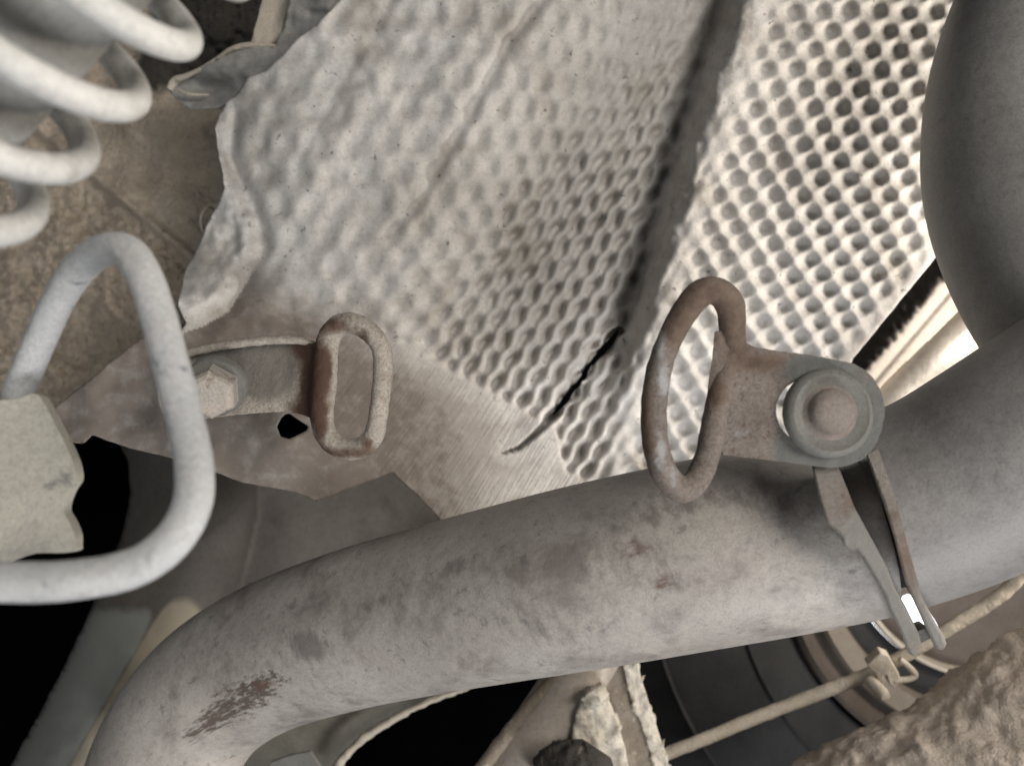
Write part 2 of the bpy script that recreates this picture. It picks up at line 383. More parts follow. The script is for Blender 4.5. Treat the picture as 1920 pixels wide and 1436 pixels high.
M['channel'] = dusty('shaded_brown_grey_sheet', (0.105, 0.092, 0.079), (0.135, 0.120, 0.103), 20, stains=(((0.072, 0.061, 0.050), 35, 0.55, 0.75, 0.6, 2.0),), attrs=(('green', (0.27, 0.27, 0.24), 60, 0.3, 0.4, 0.7, 0.9), ('yellow', (0.33, 0.285, 0.21), 60, 0.3, 0.4, 0.7, 0.9)), rough=0.8, bumps=((160, 0.0004), (900, 0.00015)))  # brown-grey, with the pipe's shadow on the sheet put into the base colour
M['olive'] = dusty('olive_sheet', (0.12, 0.11, 0.088), (0.15, 0.138, 0.112), 30, rough=0.85, bumps=((160, 0.0006), (800, 0.0002)))
M['edge'] = dusty('cream_edge', (0.52, 0.46, 0.37), (0.45, 0.40, 0.33), 60, rough=0.9, bumps=((260, 0.0012),))
M['black'] = dusty('unlit_black_underbody', (0.0015, 0.0015, 0.002), (0.002, 0.002, 0.002), 20, rough=1.0, spec=0.0)  # near-black colour stands in for the unlit depth under the car
M['tyre'] = dusty('dark_rubber', (0.020, 0.020, 0.021), (0.030, 0.029, 0.029), 25, stains=(((0.055, 0.05, 0.045), 40, 0.6, 0.8, 0.5, 2.0),), rough=0.85, bumps=((300, 0.0004),))
M['crust'] = dusty('crusted_rubber', (0.045, 0.041, 0.036), (0.065, 0.058, 0.050), 40, stains=(((0.30, 0.26, 0.21), 90, 0.58, 0.68, 0.7, 2.0),), rough=0.95, bumps=((160, 0.003), (500, 0.001)))
M['rim'] = dusty('brown_dusty_rim', (0.075, 0.060, 0.050), (0.10, 0.083, 0.070), 30, rough=0.75, bumps=((200, 0.0005),))
M['rim_tan'] = dusty('tan_rim_edge', (0.17, 0.145, 0.118), (0.21, 0.18, 0.147), 40, rough=0.85, bumps=((200, 0.0005),))
M['line'] = dusty('cream_dusty_line', (0.46, 0.405, 0.33), (0.40, 0.35, 0.285), 60, rough=0.9, bumps=((400, 0.0008),))
M['strut'] = dusty('beige_strut', (0.40, 0.345, 0.29), (0.35, 0.305, 0.26), 25, rough=0.8, bumps=((200, 0.0004),))
M['white'] = dusty('chalk_sunlit_white', (0.52, 0.475, 0.40), (0.42, 0.375, 0.31), 50, stains=(((0.10, 0.085, 0.07), 120, 0.6, 0.7, 0.8, 2.0),), rough=0.9, bumps=((200, 0.002),))  # chalky plate and lump colour, also the painted sunlit bar edge
M['tan'] = dusty('tan_dirty_bar', (0.20, 0.165, 0.125), (0.26, 0.22, 0.175), 60, stains=(((0.5, 0.46, 0.4), 160, 0.62, 0.70, 0.7, 2.0),), rough=0.9, bumps=((200, 0.002),))
M['shiny'] = dusty('polished_tube', (0.50, 0.45, 0.38), (0.58, 0.53, 0.46), 20, rough=0.42, metallic=0.6, bumps=((60, 0.0004),), rough_lo=0.28)
sk = bpy.data.materials.new('daylight_sky'); sk.use_nodes = True; t = sk.node_tree; t.nodes.remove(t.nodes['Principled BSDF'])
em = t.nodes.new('ShaderNodeEmission'); em.inputs[0].default_value = (0.93, 0.95, 1.0, 1); em.inputs[1].default_value = 4.0
t.links.new(em.outputs[0], t.nodes['Material Output'].inputs['Surface']); M['sky'] = sk

# ================================================================== the setting: car underbody
def mud_depth(x, y):
    d = 0.60 - 0.02 * sstep(0, 500, x) + 0.030 * fbm(x / 190, y / 190, 2.0, 3)
    ln = (x - 170) * 0.64 - (y - 330) * 0.77          # the straight ridge through the mud
    d = d + 0.012 * sstep(-10, 10, -ln) - 0.006 * np.exp(-(ln / 9) ** 2)
    rough = sstep(-20, 40, -ln) * 0.8 + 0.25 + 0.9 * sstep(170, 60, y - 0.2 * x + 40) * sstep(280, 340, x)
    d = d + rough * (0.0070 * fbm(x / 24, y / 16, 5.0, 4, 0.65) + 0.0060 * np.abs(fbm(x / 15, y / 11, 8.0, 3)))
    return d
mp = sheet('underbody_panel', [(-60, -60), (700, -60), (700, 560), (520, 640), (300, 790), (120, 806), (-60, 830)], mud_depth, 4.5, M['mud'], thick=0.004,
    attrs={'black': lambda x, y: sstep(215, 110, y + 0.12 * (x - 400)) * sstep(240, 330, x + 0.3 * y)})
tag(mp, 'rough mud-caked floor panel of the car behind the coil spring', kind='structure')
hole = [(1530, 1030), (1840, 1030), (1840, 1230), (1530, 1230)]
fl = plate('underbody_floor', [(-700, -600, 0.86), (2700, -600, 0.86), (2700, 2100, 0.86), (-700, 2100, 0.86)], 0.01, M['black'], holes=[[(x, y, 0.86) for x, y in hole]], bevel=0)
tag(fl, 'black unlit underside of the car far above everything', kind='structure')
sk = plate('sky', [(1400, 900, 1.0), (1950, 900, 1.0), (1950, 1350, 1.0), (1400, 1350, 1.0)], 0.004, M['sky'], bevel=0)
tag(sk, 'white daylight seen through the wheel slot', kind='structure')

# ================================================================== heat shield
_q = np.linspace(-400, 3000, 1700); _sp = 50 + (29 - 50) * sstep(800, 1120, _q); _S = np.concatenate([[0], np.cumsum((_q[1:] - _q[:-1]) / _sp[1:])])
_y = np.linspace(-200, 1500, 850); _ysp = 37.0 - 8.0 * sstep(0, 560, _y); _YS = np.concatenate([[0], np.cumsum((_y[1:] - _y[:-1]) / _ysp[1:])])
GROOVE1 = [(1040, -30), (1010, 10), (955, 78), (925, 130), (890, 200), (850, 270), (812, 335), (790, 375), (740, 430)]
GROOVE2 = [(760, -40), (735, -5), (700, 70), (655, 130), (600, 230), (555, 310)]
CRACK = [(1158, 622), (1130, 655), (1100, 690), (1075, 730), (1042, 775), (1005, 812), (972, 840), (940, 850)]
CRACKW = [12, 13, 12, 14, 10, 6, 4, 2]
def shield_coords(x, y):
    wx = x + 6 * fbm(x / 170, y / 170, 1.5, 2); wy = y + 6 * fbm(x / 170, y / 170, 7.5, 2)
    q = 0.84 * wx + 0.54 * wy; r = -0.54 * wx + 0.84 * wy
    band = (x - 1400) * 0.953 + (y + 20) * 0.303
    return wx, wy, q, r, band
def flat_g(x, y): return (x - 470) * -0.478 + (y - 480) * 0.878 - 60 * sstep(1040, 1090, x + 0.3 * (y - 790)) - 40 * sstep(760, 560, x)
def shield_depth(x, y):
    wx, wy, q, r, band = shield_coords(x, y)
    g = flat_g(x, y)
    d = 0.452 + 0.036 * sstep(820, 1260, q)
    low = sstep(850, 520, y)
    d = d - 0.040 * sstep(-48, 20, band - 26 * sstep(300, 620, y) * sstep(40, -60, band) + 16 * fbm(x / 60, y / 60, 3.1, 2) + 5 * sstep(-30, 10, band) * fbm(x / 18, y / 18, 6.6, 2)) * low + 0.020 * np.clip(band / 420, 0, 1.5) * low + 0.012 * np.exp(-((band + 44 - 18 * sstep(300, 620, y)) / 24) ** 2) * low
    d = d - 0.050 * sstep(-10, 300, (x - 470) * -0.478 + (y - 480) * 0.878) * sstep(1150, 800, x)
    d = d + 0.020 * np.clip((590 - x - 0.12 * (250 - y)) / 170, 0, 1) ** 2 * sstep(560, 460, y)
    left = sstep(1050, 700, q)
    d = d + left * 0.0060 * fbm(x / 110, y / 150, 4.2, 3) + 0.0035 * fbm(x / 230, y / 230, 6.1, 2)
    # embossed dimples, two lattices that meet at the fold
    s = np.interp(q, _q, _S); tt = (r + 204) / (70 - 20 * sstep(800, 1120, q))
    h1 = (np.cos(2 * np.pi * s) + np.cos(2 * np.pi * (tt + s / 2)) + np.cos(2 * np.pi * (tt - s / 2)) + 1.5) / 4.5
    v = np.interp(wy, _y, _YS); u = wx / 53.0 - v * 0.33
    rho = np.full(np.shape(x), 1e9); ysp = np.interp(wy, _y, _ysp)
    for du in (0, 1):
        for dv in (0, 1):
            fu = u - np.floor(u) - du; fv = v - np.floor(v) - dv
            jx = perlin((np.floor(u) + du) * 0.71 + 0.3, (np.floor(v) + dv) * 0.63 + 0.2, 2.2) * 6
            jy = perlin((np.floor(u) + du) * 0.71 + 0.3, (np.floor(v) + dv) * 0.63 + 0.2, 7.2) * 5
            rho = np.minimum(rho, np.hypot(53 * (fu + 0.33 * fv) + jx, ysp * fv + jy))
    h2 = np.exp(-(rho / 17.0) ** 2)
    mask = 1 - sstep(-6, 16, g)
    fold = sstep(-15, 45, band); infold = np.exp(-((band + 8) / 34) ** 2) * low
    edge = sstep(0, 60, (1770 - x) * 0.78 + (460 - y) * 0.62)
    vary = np.clip(0.92 + (0.9 - 0.45 * sstep(800, 1100, q)) * fbm(x / 75, y / 75, 12.0, 3), 0.35, 1.35)
    a1 = (0.0032 + 0.0090 * sstep(900, 1200, q) * sstep(0, 420, y)) * vary * (1 - 0.6 * infold)
    h1 = h1 + (0.45 * h1 + 0.55 * sstep(0.05, 0.95, 0.5 + 0.5 * np.cos(2 * np.pi * (s + 0.10 * np.sin(2 * np.pi * tt)))) * (0.4 + 0.6 * np.clip(h1, 0, 1) ** 0.5) - h1) * sstep(950, 1120, q)
    a2 = 0.0062 * (0.55 + 0.45 * vary) * (0.15 + 0.85 * sstep(30, 75, band)) * edge
    d = d + mask * ((1 - fold) * a1 * h1 + fold * a2 * h2)
    for G, w_, a in ((GROOVE1, 12, 0.0030), (GROOVE2, 13, 0.0026), ([(620, -20), (560, 90), (500, 230), (480, 330)], 14, 0.0018), ([(880, 560), (935, 440), (985, 330)], 8, 0.0014), ([(1190, 525), (1160, 590), (1140, 640)], 9, 0.005)):
        d = d + a * np.exp(-(polyline_dist(wx if w_ == 99 else x, y, G) / w_) ** 2)
    cd, cw = polyline_dist(x + 5 * np.sin(r / 8.0) * sstep(800, 760, y), y, CRACK, CRACKW)
    d = d + 0.016 * sstep(1.0, 0.5, cd / (cw + 1e-6)) * np.clip(cw / 5, 0.3, 1)
    side = np.exp(-np.maximum(cd - cw, 0) / 14) * np.clip(cw / 8, 0, 1)
    d = d - 0.0014 * side
    d = d + (0.00040 * mask + 0.0001) * fbm(x / 16, y / 16, 9.0, 3) + (1 - mask) * 0.0012 * fbm(x / 90, y / 70, 3.7, 2)
    # the rolled lip along the left edge, set off by a soft crease
    LC = [(440, 210), (436, 300), (478, 385), (500, 462), (462, 530), (428, 585), (380, 612)]
    ld = polyline_dist(x, y, LC)
    lm = np.where(inside(x, y, LC + [(300, 640), (200, 500), (380, 200)]), 1.0, 0.0) * sstep(612, 545, y) * sstep(205, 250, y)
    d = d + 0.0045 * np.exp(-(ld / 13) ** 2) + lm * (-0.010 * sstep(0, 45, ld) + 0.00012 * np.clip(ld - 40, 0, 100) + 0.005 * sstep(0, 30, ld) * fbm(x / 34, y / 34, 5.5, 2))
    # dents in the mounting flange
    d = d + (1 - mask) * 0.006 * np.exp(-(((x - 640) / 110) ** 2 + ((y - 590) / 40) ** 2)) * sstep(900, 700, x)
    return d
def shield_dirt_groove(x, y):
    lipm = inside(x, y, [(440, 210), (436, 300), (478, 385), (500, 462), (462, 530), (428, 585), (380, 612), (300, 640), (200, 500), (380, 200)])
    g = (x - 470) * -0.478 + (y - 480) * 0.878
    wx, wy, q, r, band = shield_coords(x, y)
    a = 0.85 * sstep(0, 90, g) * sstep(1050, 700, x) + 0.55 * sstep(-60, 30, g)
    a = a + 0.45 * np.exp(-(((x - 700) / 90) ** 2 + ((y - 560) / 60) ** 2)) + 0.35 * np.exp(-(polyline_dist(x, y, GROOVE1) / 8) ** 2)  # the groove term darkens the sheet along its crease
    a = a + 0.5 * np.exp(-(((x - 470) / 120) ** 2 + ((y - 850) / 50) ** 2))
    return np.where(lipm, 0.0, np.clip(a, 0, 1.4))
SHIELD = [(700, -60), (645, -5), (600, 40), (563, 69), (531, 102), (500, 134), (465, 146), (446, 174), (424, 192), (412, 215), (404, 240), (413, 300), (422, 352), (388, 425), (346, 512), (334, 574), (350, 604), (340, 620), (262, 634), (180, 702), (96, 768), (112, 800), (130, 828), (156, 832), (172, 816), (250, 842), (332, 862), (460, 905), (552, 922), (594, 940),
          (660, 915), (736, 884), (790, 935), (832, 980), (900, 1030), (1080, 1010), (1500, 920), (1600, 672), (1690, 562), (1772, 460), (1830, 390), (1960, 300), (1960, -60)]
_c = np.array([(1160, 618), (1146, 640), (1126, 662), (1106, 684), (1092, 708), (1074, 730), (1058, 752), (1036, 778)], float)
_w = np.array([2.0, 6.0, 6.5, 4.5, 6.5, 5.5, 6.5, 1.5]); _n = np.stack([np.gradient(_c[:, 1]), -np.gradient(_c[:, 0])], 1); _n /= np.linalg.norm(_n, axis=1)[:, None]
SLIT = [tuple(p_) for p_ in np.vstack([_c + _n * _w[:, None], (_c - _n * _w[:, None])[::-1]])]
FHOLE = [(527, 783), (534, 776), (543, 774), (559, 785), (580, 799), (575, 807), (558, 816), (542, 823), (526, 818), (519, 799)]
shield = thing('heat_shield', 'large dimpled aluminium heat shield coated in pale dust, with a dark fold and a crack', 'heat shield', P(1000, 400, 0.48))
sheet('shield_panel', SHIELD, shield_depth, 3.3, M['shield'], shield, holes=[FHOLE, SLIT], thick=0.0009,
      attrs={'dirt_groove': shield_dirt_groove, 'flat': lambda x, y: sstep(0, 20, flat_g(x, y)) * sstep(520, 760, x)}, edge_noise=2.2)
FLAP = [(310, 163), (323, 148), (339, 146), (377, 128), (405, 112), (433, 92), (469, 84), (517, 82), (532, 50), (552, -40), (720, -60), (640, 20), (585, 75), (545, 112), (512, 144), (478, 158), (452, 180), (408, 202), (354, 206), (331, 186)]
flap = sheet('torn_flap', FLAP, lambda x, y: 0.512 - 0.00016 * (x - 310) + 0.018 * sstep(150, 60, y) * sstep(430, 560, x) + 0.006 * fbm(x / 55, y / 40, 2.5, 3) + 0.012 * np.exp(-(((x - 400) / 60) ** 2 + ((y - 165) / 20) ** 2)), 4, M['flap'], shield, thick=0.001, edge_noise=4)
tube('flap_rim', [(318, 168, 0.510), (328, 152, 0.509), (350, 143, 0.505), (380, 128, 0.50), (408, 110, 0.496), (436, 92, 0.49), (470, 85, 0.488), (515, 86, 0.487)], [0.0022, 0.0026, 0.0018, 0.0013, 0.0013, 0.0016, 0.0018, 0.001], M['edge'], flap, segs=10)
tube('flap_rim', [(334, 168, 0.502), (352, 176, 0.500), (372, 178, 0.500), (392, 178, 0.501)], [0.0009, 0.0012, 0.001, 0.0005], M['edge'], flap, segs=8)
sheet('flap_strip', [(470, 82), (482, 45), (496, -20), (556, -30), (548, 10), (530, 52), (520, 82), (495, 88)], lambda x, y: 0.502 + 0.004 * fbm(x / 30, y / 50, 1.5, 2) - 0.0001 * np.abs(x - 512), 4, M['edge'], flap, thick=0.001)
wire = tube('wire_curl', [(392, 440, 0.50), (380, 432, 0.495), (376, 412, 0.493), (384, 394, 0.495), (397, 390, 0.50), (400, 405, 0.503), (394, 425, 0.505)], 0.0008, M['edge'], segs=8)
tag(wire, 'thin curled bit of wire poking out beside the bright folded lip', 'wire')

# ================================================================== lower channel shield behind the pipe
def chan_depth(x, y):
    p = polyline_dist(x, y, [(235, 850), (245, 930), (225, 1010), (130, 1230), (20, 1440)])
    d = 0.615 - 0.060 * np.sqrt(np.clip(1 - (np.clip(p, 0, 240) / 120 - 1) ** 2, 0, 1)) + 0.01 * sstep(200, 500, p)
    s = (x - 380) * 0.55 + (y - 1010) * 0.84
    d = d + 0.012 * sstep(-14, 4, s) * sstep(560, 300, x) * sstep(1250, 1000, y)
    d = d + 0.02 * sstep(300, 800, x) + 0.004 * fbm(x / 130, y / 130, 7.7, 3)
    return d
chs = thing('channel_shield', 'brown-grey curved sheet shield behind the bend of the exhaust pipe', 'heat shield', P(400, 1100, 0.58))
sheet('curved_sheet', [(190, 800), (400, 850), (600, 900), (740, 850), (850, 960), (1020, 1000), (900, 1180), (560, 1300), (430, 1480), (0, 1480), (20, 1436), (75, 1335), (130, 1230), (190, 1100), (226, 1010), (245, 930), (240, 862), (222, 830)], chan_depth, 6, M['channel'], chs, thick=0.0012,
      attrs={'green': lambda x, y: sstep(1080, 1200, y) * sstep(20, -20, (x - 278) * 0.86 + (y - 1180) * 0.5) + 0.6 * sstep(300, 240, x) * sstep(1150, 1000, y) * 0.5, 'yellow': lambda x, y: sstep(1060, 1180, y) * sstep(-20, 20, (x - 278) * 0.86 + (y - 1180) * 0.5) * sstep(420, 330, x + 0.3 * (y - 1180))}, edge_noise=3)
sheet('side_sheet', [(500, 1330), (560, 1300), (900, 1250), (900, 1280), (868, 1292), (815, 1308), (762, 1333), (705, 1365), (662, 1396), (634, 1425), (618, 1460), (400, 1480)], lambda x, y: 0.57 + 0.00012 * (y - 1300) + 0.003 * fbm(x / 80, y / 80, 3.9, 3), 6, M['olive'], chs, thick=0.0012)
tube('rolled_edge', [(905, 1272, 0.545), (868, 1291, 0.547), (815, 1309, 0.55), (762, 1334, 0.553), (705, 1367, 0.556), (664, 1398, 0.558), (638, 1428, 0.56), (615, 1470, 0.565)], [0.0018, 0.0022, 0.0026, 0.0026, 0.003, 0.0032, 0.0034, 0.0036], M['edge'], chs, segs=12, disp=lambda V: 0.0016 * fbm(V[:, 0] * 160, V[:, 1] * 160, V[:, 2] * 160, 3))
sp = plate('small_plate', [(488, 1470, 0.53), (508, 1428, 0.53), (545, 1415, 0.528), (582, 1408, 0.526), (606, 1445, 0.526), (610, 1480, 0.53)], 0.002, M['washer'], bevel=0.0004)
tag(sp, 'small grey plate corner at the bottom edge below the pipe bend', 'plate')

# ================================================================== exhaust pipes
def blob(cx, cy, rx, ry, ang=0.0):
    ca, sa = math.cos(ang), math.sin(ang)
    def f(x, y):
        u = ((x - cx) * ca + (y - cy) * sa) / rx; v = (-(x - cx) * sa + (y - cy) * ca) / ry
        return np.exp(-(u * u + v * v))
    return f
def add(*fs): return lambda x, y: sum(f(x, y) for f in fs)
R = 0.0405
pipe = thing('exhaust_pipe', 'wide dusty exhaust pipe running across the picture and bending down at left', 'exhaust pipe', P(1000, 1090, 0.37))
PA = [(262, 1640, 0.47), (272, 1560, 0.462), (292, 1475, 0.455), (330, 1385, 0.450), (398, 1297, 0.448), (505, 1229, 0.438), (656, 1177, 0.415), (806, 1140, 0.395), (955, 1107, 0.374), (1105, 1076, 0.357), (1300, 1038, 0.347), (1460, 1008, 0.342), (1614, 975, 0.337)]
tube('front_tube', PA, R, M['pipe'], pipe, n=14, segs=112, attrs={
    'scuff_dark': add(blob(560, 1200, 60, 26, 0.5), blob(590, 1215, 30, 30), blob(1180, 1040, 110, 60, -0.4), blob(1260, 1095, 60, 22), blob(1010, 1170, 120, 50, 0.4), blob(1450, 950, 80, 30), blob(700, 1130, 90, 20, -0.4), blob(330, 1305, 20, 16), blob(860, 1060, 60, 22, -0.3), blob(1290, 940, 160, 30, -0.2)),  # worn patches, and long dark blobs below the hanger plate
    'rust': lambda x, y: 0.90 * np.clip(add(blob(440, 1320, 95, 30, -0.52), blob(470, 1300, 60, 26, -0.5), blob(395, 1352, 60, 14, -0.62))(x, y), 0, 1.2),
    'redrust': add(blob(490, 1284, 44, 15, 0.1), blob(360, 1275, 22, 12), blob(430, 1228, 14, 9), blob(1255, 1095, 50, 18), blob(1185, 1030, 40, 30))})
tube('gap_shade_tube', [(1560, 985, 0.339), (1700, 948, 0.327)], R * 0.76, M['gap_dark'], pipe, n=4, segs=48)  # added tube whose dark colour gives the shade between the jaws
PB = [(1644, 964, 0.335), (1730, 934, 0.330), (1800, 903, 0.325), (1880, 858, 0.318), (1960, 810, 0.312), (2080, 735, 0.305), (2200, 655, 0.300)]
tube('rear_tube', PB, R, M['pipe_rear'], pipe, n=10, segs=96)
bend = thing('exhaust_bend', 'dark grey bent exhaust pipe coming down at the upper right edge', 'exhaust pipe', P(1910, 300, 0.37))
BP = [(2180, -420, 0.40), (2080, -230, 0.395), (1998, -70, 0.385), (1945, 60, 0.378), (1916, 170, 0.372), (1908, 280, 0.368), (1918, 370, 0.365), (1948, 460, 0.362), (1995, 550, 0.357), (2060, 640, 0.35), (2140, 720, 0.345)]
tube('bent_tube', BP, R, M['pipe_dark'], bend, n=10, segs=96)

# ================================================================== clamp with two jaws over the pipe joint
clamp = thing('pipe_clamp', 'dusty two-jaw clamp over the pipe joint, its two tips poking below the pipe', 'clamp', P(1650, 1000, 0.31))
def rough_disp(a, sc): return lambda V: a * fbm(V[:, 0] * sc, V[:, 1] * sc, V[:, 2] * sc, 3)
J1 = [(1520, 868, 0.2894), (1568, 868, 0.2894), (1600, 947, 0.2833), (1628, 998, 0.2820), (1664, 1064, 0.2840), (1678, 1100, 0.2870), (1697, 1135, 0.2930), (1722, 1186, 0.3029), (1727, 1205, 0.3056), (1722, 1224, 0.3084), (1713, 1232, 0.3096), (1703, 1224, 0.3084), (1686, 1180, 0.3020), (1667, 1142, 0.2944), (1659, 1118, 0.2901), (1636, 1078, 0.2852), (1616, 1044, 0.2834), (1606, 1028, 0.2829), (1594, 1030, 0.2829), (1580, 1022, 0.2827), (1578, 1004, 0.2821), (1552, 985, 0.2823), (1534, 930, 0.2847)]
plate('jaw', J1, 0.020, M['jaw'], clamp, along=(1715, 1150), bevel=0.0012, attrs={'rust': add(blob(1590, 960, 26, 30), blob(1560, 920, 20, 30)), 'grey': add(blob(1690, 1150, 60, 90), blob(1620, 1040, 60, 60), blob(1640, 1000, 60, 60))})
J2 = [(1622, 846, 0.2903), (1646, 838, 0.2905), (1664, 890, 0.2881), (1682, 945, 0.2834), (1701, 1018, 0.2826), (1717, 1076, 0.2850), (1730, 1122, 0.2908), (1755, 1167, 0.2994), (1770, 1192, 0.3037), (1775, 1207, 0.3059), (1768, 1220, 0.3078), (1755, 1217, 0.3074), (1745, 1196, 0.3043), (1734, 1172, 0.3004), (1714, 1128, 0.2918), (1697, 1092, 0.2863), (1676, 1008, 0.2823), (1656, 942, 0.2837)]
plate('jaw', J2, 0.020, M['jaw'], clamp, along=(1715, 1150), bevel=0.0012, attrs={'rust': add(blob(1690, 1010, 24, 30), blob(1706, 1080, 20, 30), blob(1670, 950, 14, 20)), 'grey': add(blob(1745, 1170, 60, 60))})
plate('web', [(1712, 1184, 0.318), (1739, 1174, 0.318), (1748, 1196, 0.319), (1725, 1208, 0.319)], 0.006, M['washer'], clamp, bevel=0.0006)

# ================================================================== right hanger bracket
rh = thing('hanger_bracket', 'rusty brown bracket with a tall wire loop and a round bolt, above the clamp', 'bracket', P(1440, 760, 0.315))
D0 = 0.288
rust_r = add(blob(1330, 560, 60, 50), blob(1380, 640, 40, 70), blob(1345, 740, 26, 30), blob(1440, 680, 50, 20), blob(1270, 620, 30, 60), blob(1210, 820, 18, 140))
grey_r = add(blob(1600, 780, 130, 110), blob(1540, 850, 100, 40), blob(1530, 690, 60, 40))
pale_r = add(blob(1244, 720, 16, 60, 0.15), blob(1238, 840, 14, 40), blob(1262, 890, 22, 22), blob(1238, 640, 10, 30))
for f in ():
    pass
OUT = [(1340, 622), (1392, 614), (1396, 640), (1412, 650), (1444, 656), (1505, 664), (1568, 674), (1600, 682), (1622, 694), (1640, 712), (1652, 733), (1658, 757), (1658, 781), (1654, 803), (1646, 825), (1634, 845), (1618, 860), (1600, 869), (1580, 875), (1561, 877), (1520, 873), (1484, 868), (1420, 860), (1356, 852), (1351, 840), (1358, 818), (1352, 790), (1346, 764), (1338, 746), (1327, 728), (1331, 700), (1336, 668)]
outd = []
for i in range(len(OUT)):
    a, b = np.array(OUT[i], float), np.array(OUT[(i + 1) % len(OUT)], float); n = max(1, int(np.hypot(*(b - a)) / 7))
    for k in range(n):
        c = a + (b - a) * k / n
        j = np.array([float(fbm(c[0] / 9, c[1] / 9, 1.7)), float(fbm(c[0] / 9, c[1] / 9, 6.7))]) * 1.7
        outd.append((c[0] + j[0], c[1] + j[1], D0 - 0.00003 * (c[0] - 1400)))
sheet('mounting_plate', [o_[:2] for o_ in outd], lambda x, y: D0 - 0.00003 * (x - 1400) + 0.0005 * fbm(x / 40, y / 40, 2.9, 3) - 0.0012 * np.exp(-((x - 1350) / 22) ** 2), 3.2, M['hanger'], rh, holes=[[c_[:2] for c_ in circle(1515, 770, 60, 0, 36)]], thick=0.0045, bevel=0.0008, attrs={'rust': rust_r, 'grey': grey_r, 'pale': lambda x, y: 0.45 * blob(1400, 820, 60, 36)(x, y)})
LOOP = [(1376, 660, 0.2930), (1373, 618, 0.2900), (1370, 578, 0.2870), (1355, 553, 0.2840), (1330, 545, 0.2820), (1303, 560, 0.2820), (1276, 598, 0.2830), (1251, 647, 0.2840), (1233, 707, 0.2840), (1226, 774, 0.2830), (1231, 841, 0.2820), (1250, 893, 0.2820), (1278, 917, 0.2830), (1305, 902, 0.2850), (1325, 858, 0.2870), (1337, 805, 0.2890), (1346, 755, 0.2905), (1358, 705, 0.2915), (1368, 660, 0.2930)]
tube('wire_loop', LOOP, [0.00461, 0.00481, 0.00520, 0.00510, 0.00501, 0.00491, 0.00471, 0.00450, 0.00461, 0.00471, 0.00471, 0.00481, 0.00491, 0.00461, 0.00450, 0.00450, 0.00450, 0.00450, 0.00450], M['hanger'], rh, n=10, segs=32, disp=rough_disp(0.00035, 260), attrs={'rust': rust_r, 'grey': blob(-999, 0, 1, 1), 'pale': pale_r})
px = D0 / F
wc = P(1556, 774, D0 - 0.006)
lathe('washer', wc, (0.02, -0.06, -1), [(0.0, 0.0012), (62 * px, 0.0012), (70 * px, 0.002), (76 * px, 0.0016), (82 * px, 0.0002), (83.5 * px, -0.0015), (82 * px, -0.0032), (0, -0.0032)], M['washer'], rh, segs=64)
lathe('spacer', wc, (0, 0, 1), [(0, 0.001), (52 * px, 0.001), (52 * px, 0.014), (0, 0.014)], M['gap_dark'], rh, segs=40)
bt = lathe('bolt_head', P(1557, 772, D0 - 0.0072), (0.03, -0.08, -1), [(0.0, 0.0052), (12 * px, 0.0051), (24 * px, 0.0048), (34 * px, 0.0041), (40 * px, 0.0029), (43 * px, 0.0010), (47 * px, 0.0004), (54 * px, -0.0004), (54 * px, -0.002), (0, -0.002)], M['bolt_r'], rh, segs=48)

# ================================================================== left hanger bracket
lh = thing('hanger_bracket', 'mud-dusted bracket with a short thick loop, bolted to the shield flange at left', 'bracket', P(480, 720, 0.35))
DL = 0.352
rust_l = add(blob(588, 700, 34, 70), blob(588, 720, 20, 40), blob(575, 770, 46, 24), blob(560, 655, 44, 18), blob(612, 690, 10, 30), blob(628, 610, 34, 20), blob(600, 810, 16, 40), blob(650, 850, 60, 12), blob(680, 640, 14, 26), blob(690, 830, 14, 14))
grey_l = add(blob(500, 700, 60, 60), blob(430, 680, 90, 40))
LO = [(296, 738), (304, 700), (340, 668), (400, 654), (455, 645), (510, 641), (552, 640), (602, 650), (618, 672), (618, 720), (610, 770), (598, 790), (568, 778), (531, 772), (490, 774), (447, 777), (390, 784), (330, 792), (304, 770)]
sheet('mounting_plate', [tuple(p_) for p_ in smooth_poly(LO, 4)], lambda x, y: DL + 0.00005 * (500 - x) - 0.007 * np.clip(1 - np.abs(x - 600) / 70, 0, 1) ** 1.5 + 0.0006 * fbm(x / 35, y / 35, 2.9, 3), 3.2, M['hanger2'], lh, thick=0.0035, bevel=0.0006, attrs={'rust': rust_l, 'grey': grey_l})
tube('folded_edge', [(318, 690, 0.360), (352, 664, 0.354), (400, 652, 0.351), (455, 643, 0.348), (510, 638, 0.347), (555, 638, 0.346), (600, 648, 0.345)], [0.001, 0.0018, 0.002, 0.002, 0.002, 0.0018, 0.001], M['hanger2'], lh, segs=12, disp=rough_disp(0.0004, 300), attrs={'rust': blob(-999, 0, 1, 1), 'grey': blob(-999, 0, 1, 1)})
LL = [(612, 662), (622, 624), (652, 606), (688, 619), (714, 652), (718, 701), (711, 764), (702, 812), (682, 837), (650, 842), (619, 826), (605, 792), (606, 745), (610, 700)]
tube('wire_loop', [(x, y, 0.341 - 0.006 * (x - 610) / 100) for x, y in LL], [0.0050, 0.0049, 0.0047, 0.0044, 0.0042, 0.0041, 0.0041, 0.0043, 0.0045, 0.0046, 0.0047, 0.0049, 0.0052, 0.0052], M['hanger2'], lh, n=10, segs=32, closed=True, disp=rough_disp(0.0005, 280), attrs={'rust': rust_l, 'grey': blob(-999, 0, 1, 1)})
ax = Vector((0.10, 0.42, -1)).normalized(); bc = P(406, 722, 0.346)
lathe('washer', bc, ax, [(0, 0.003), (0.0125, 0.003), (0.0132, 0.002), (0.0132, -0.002), (0, -0.002)], M['washer'], lh, segs=40)
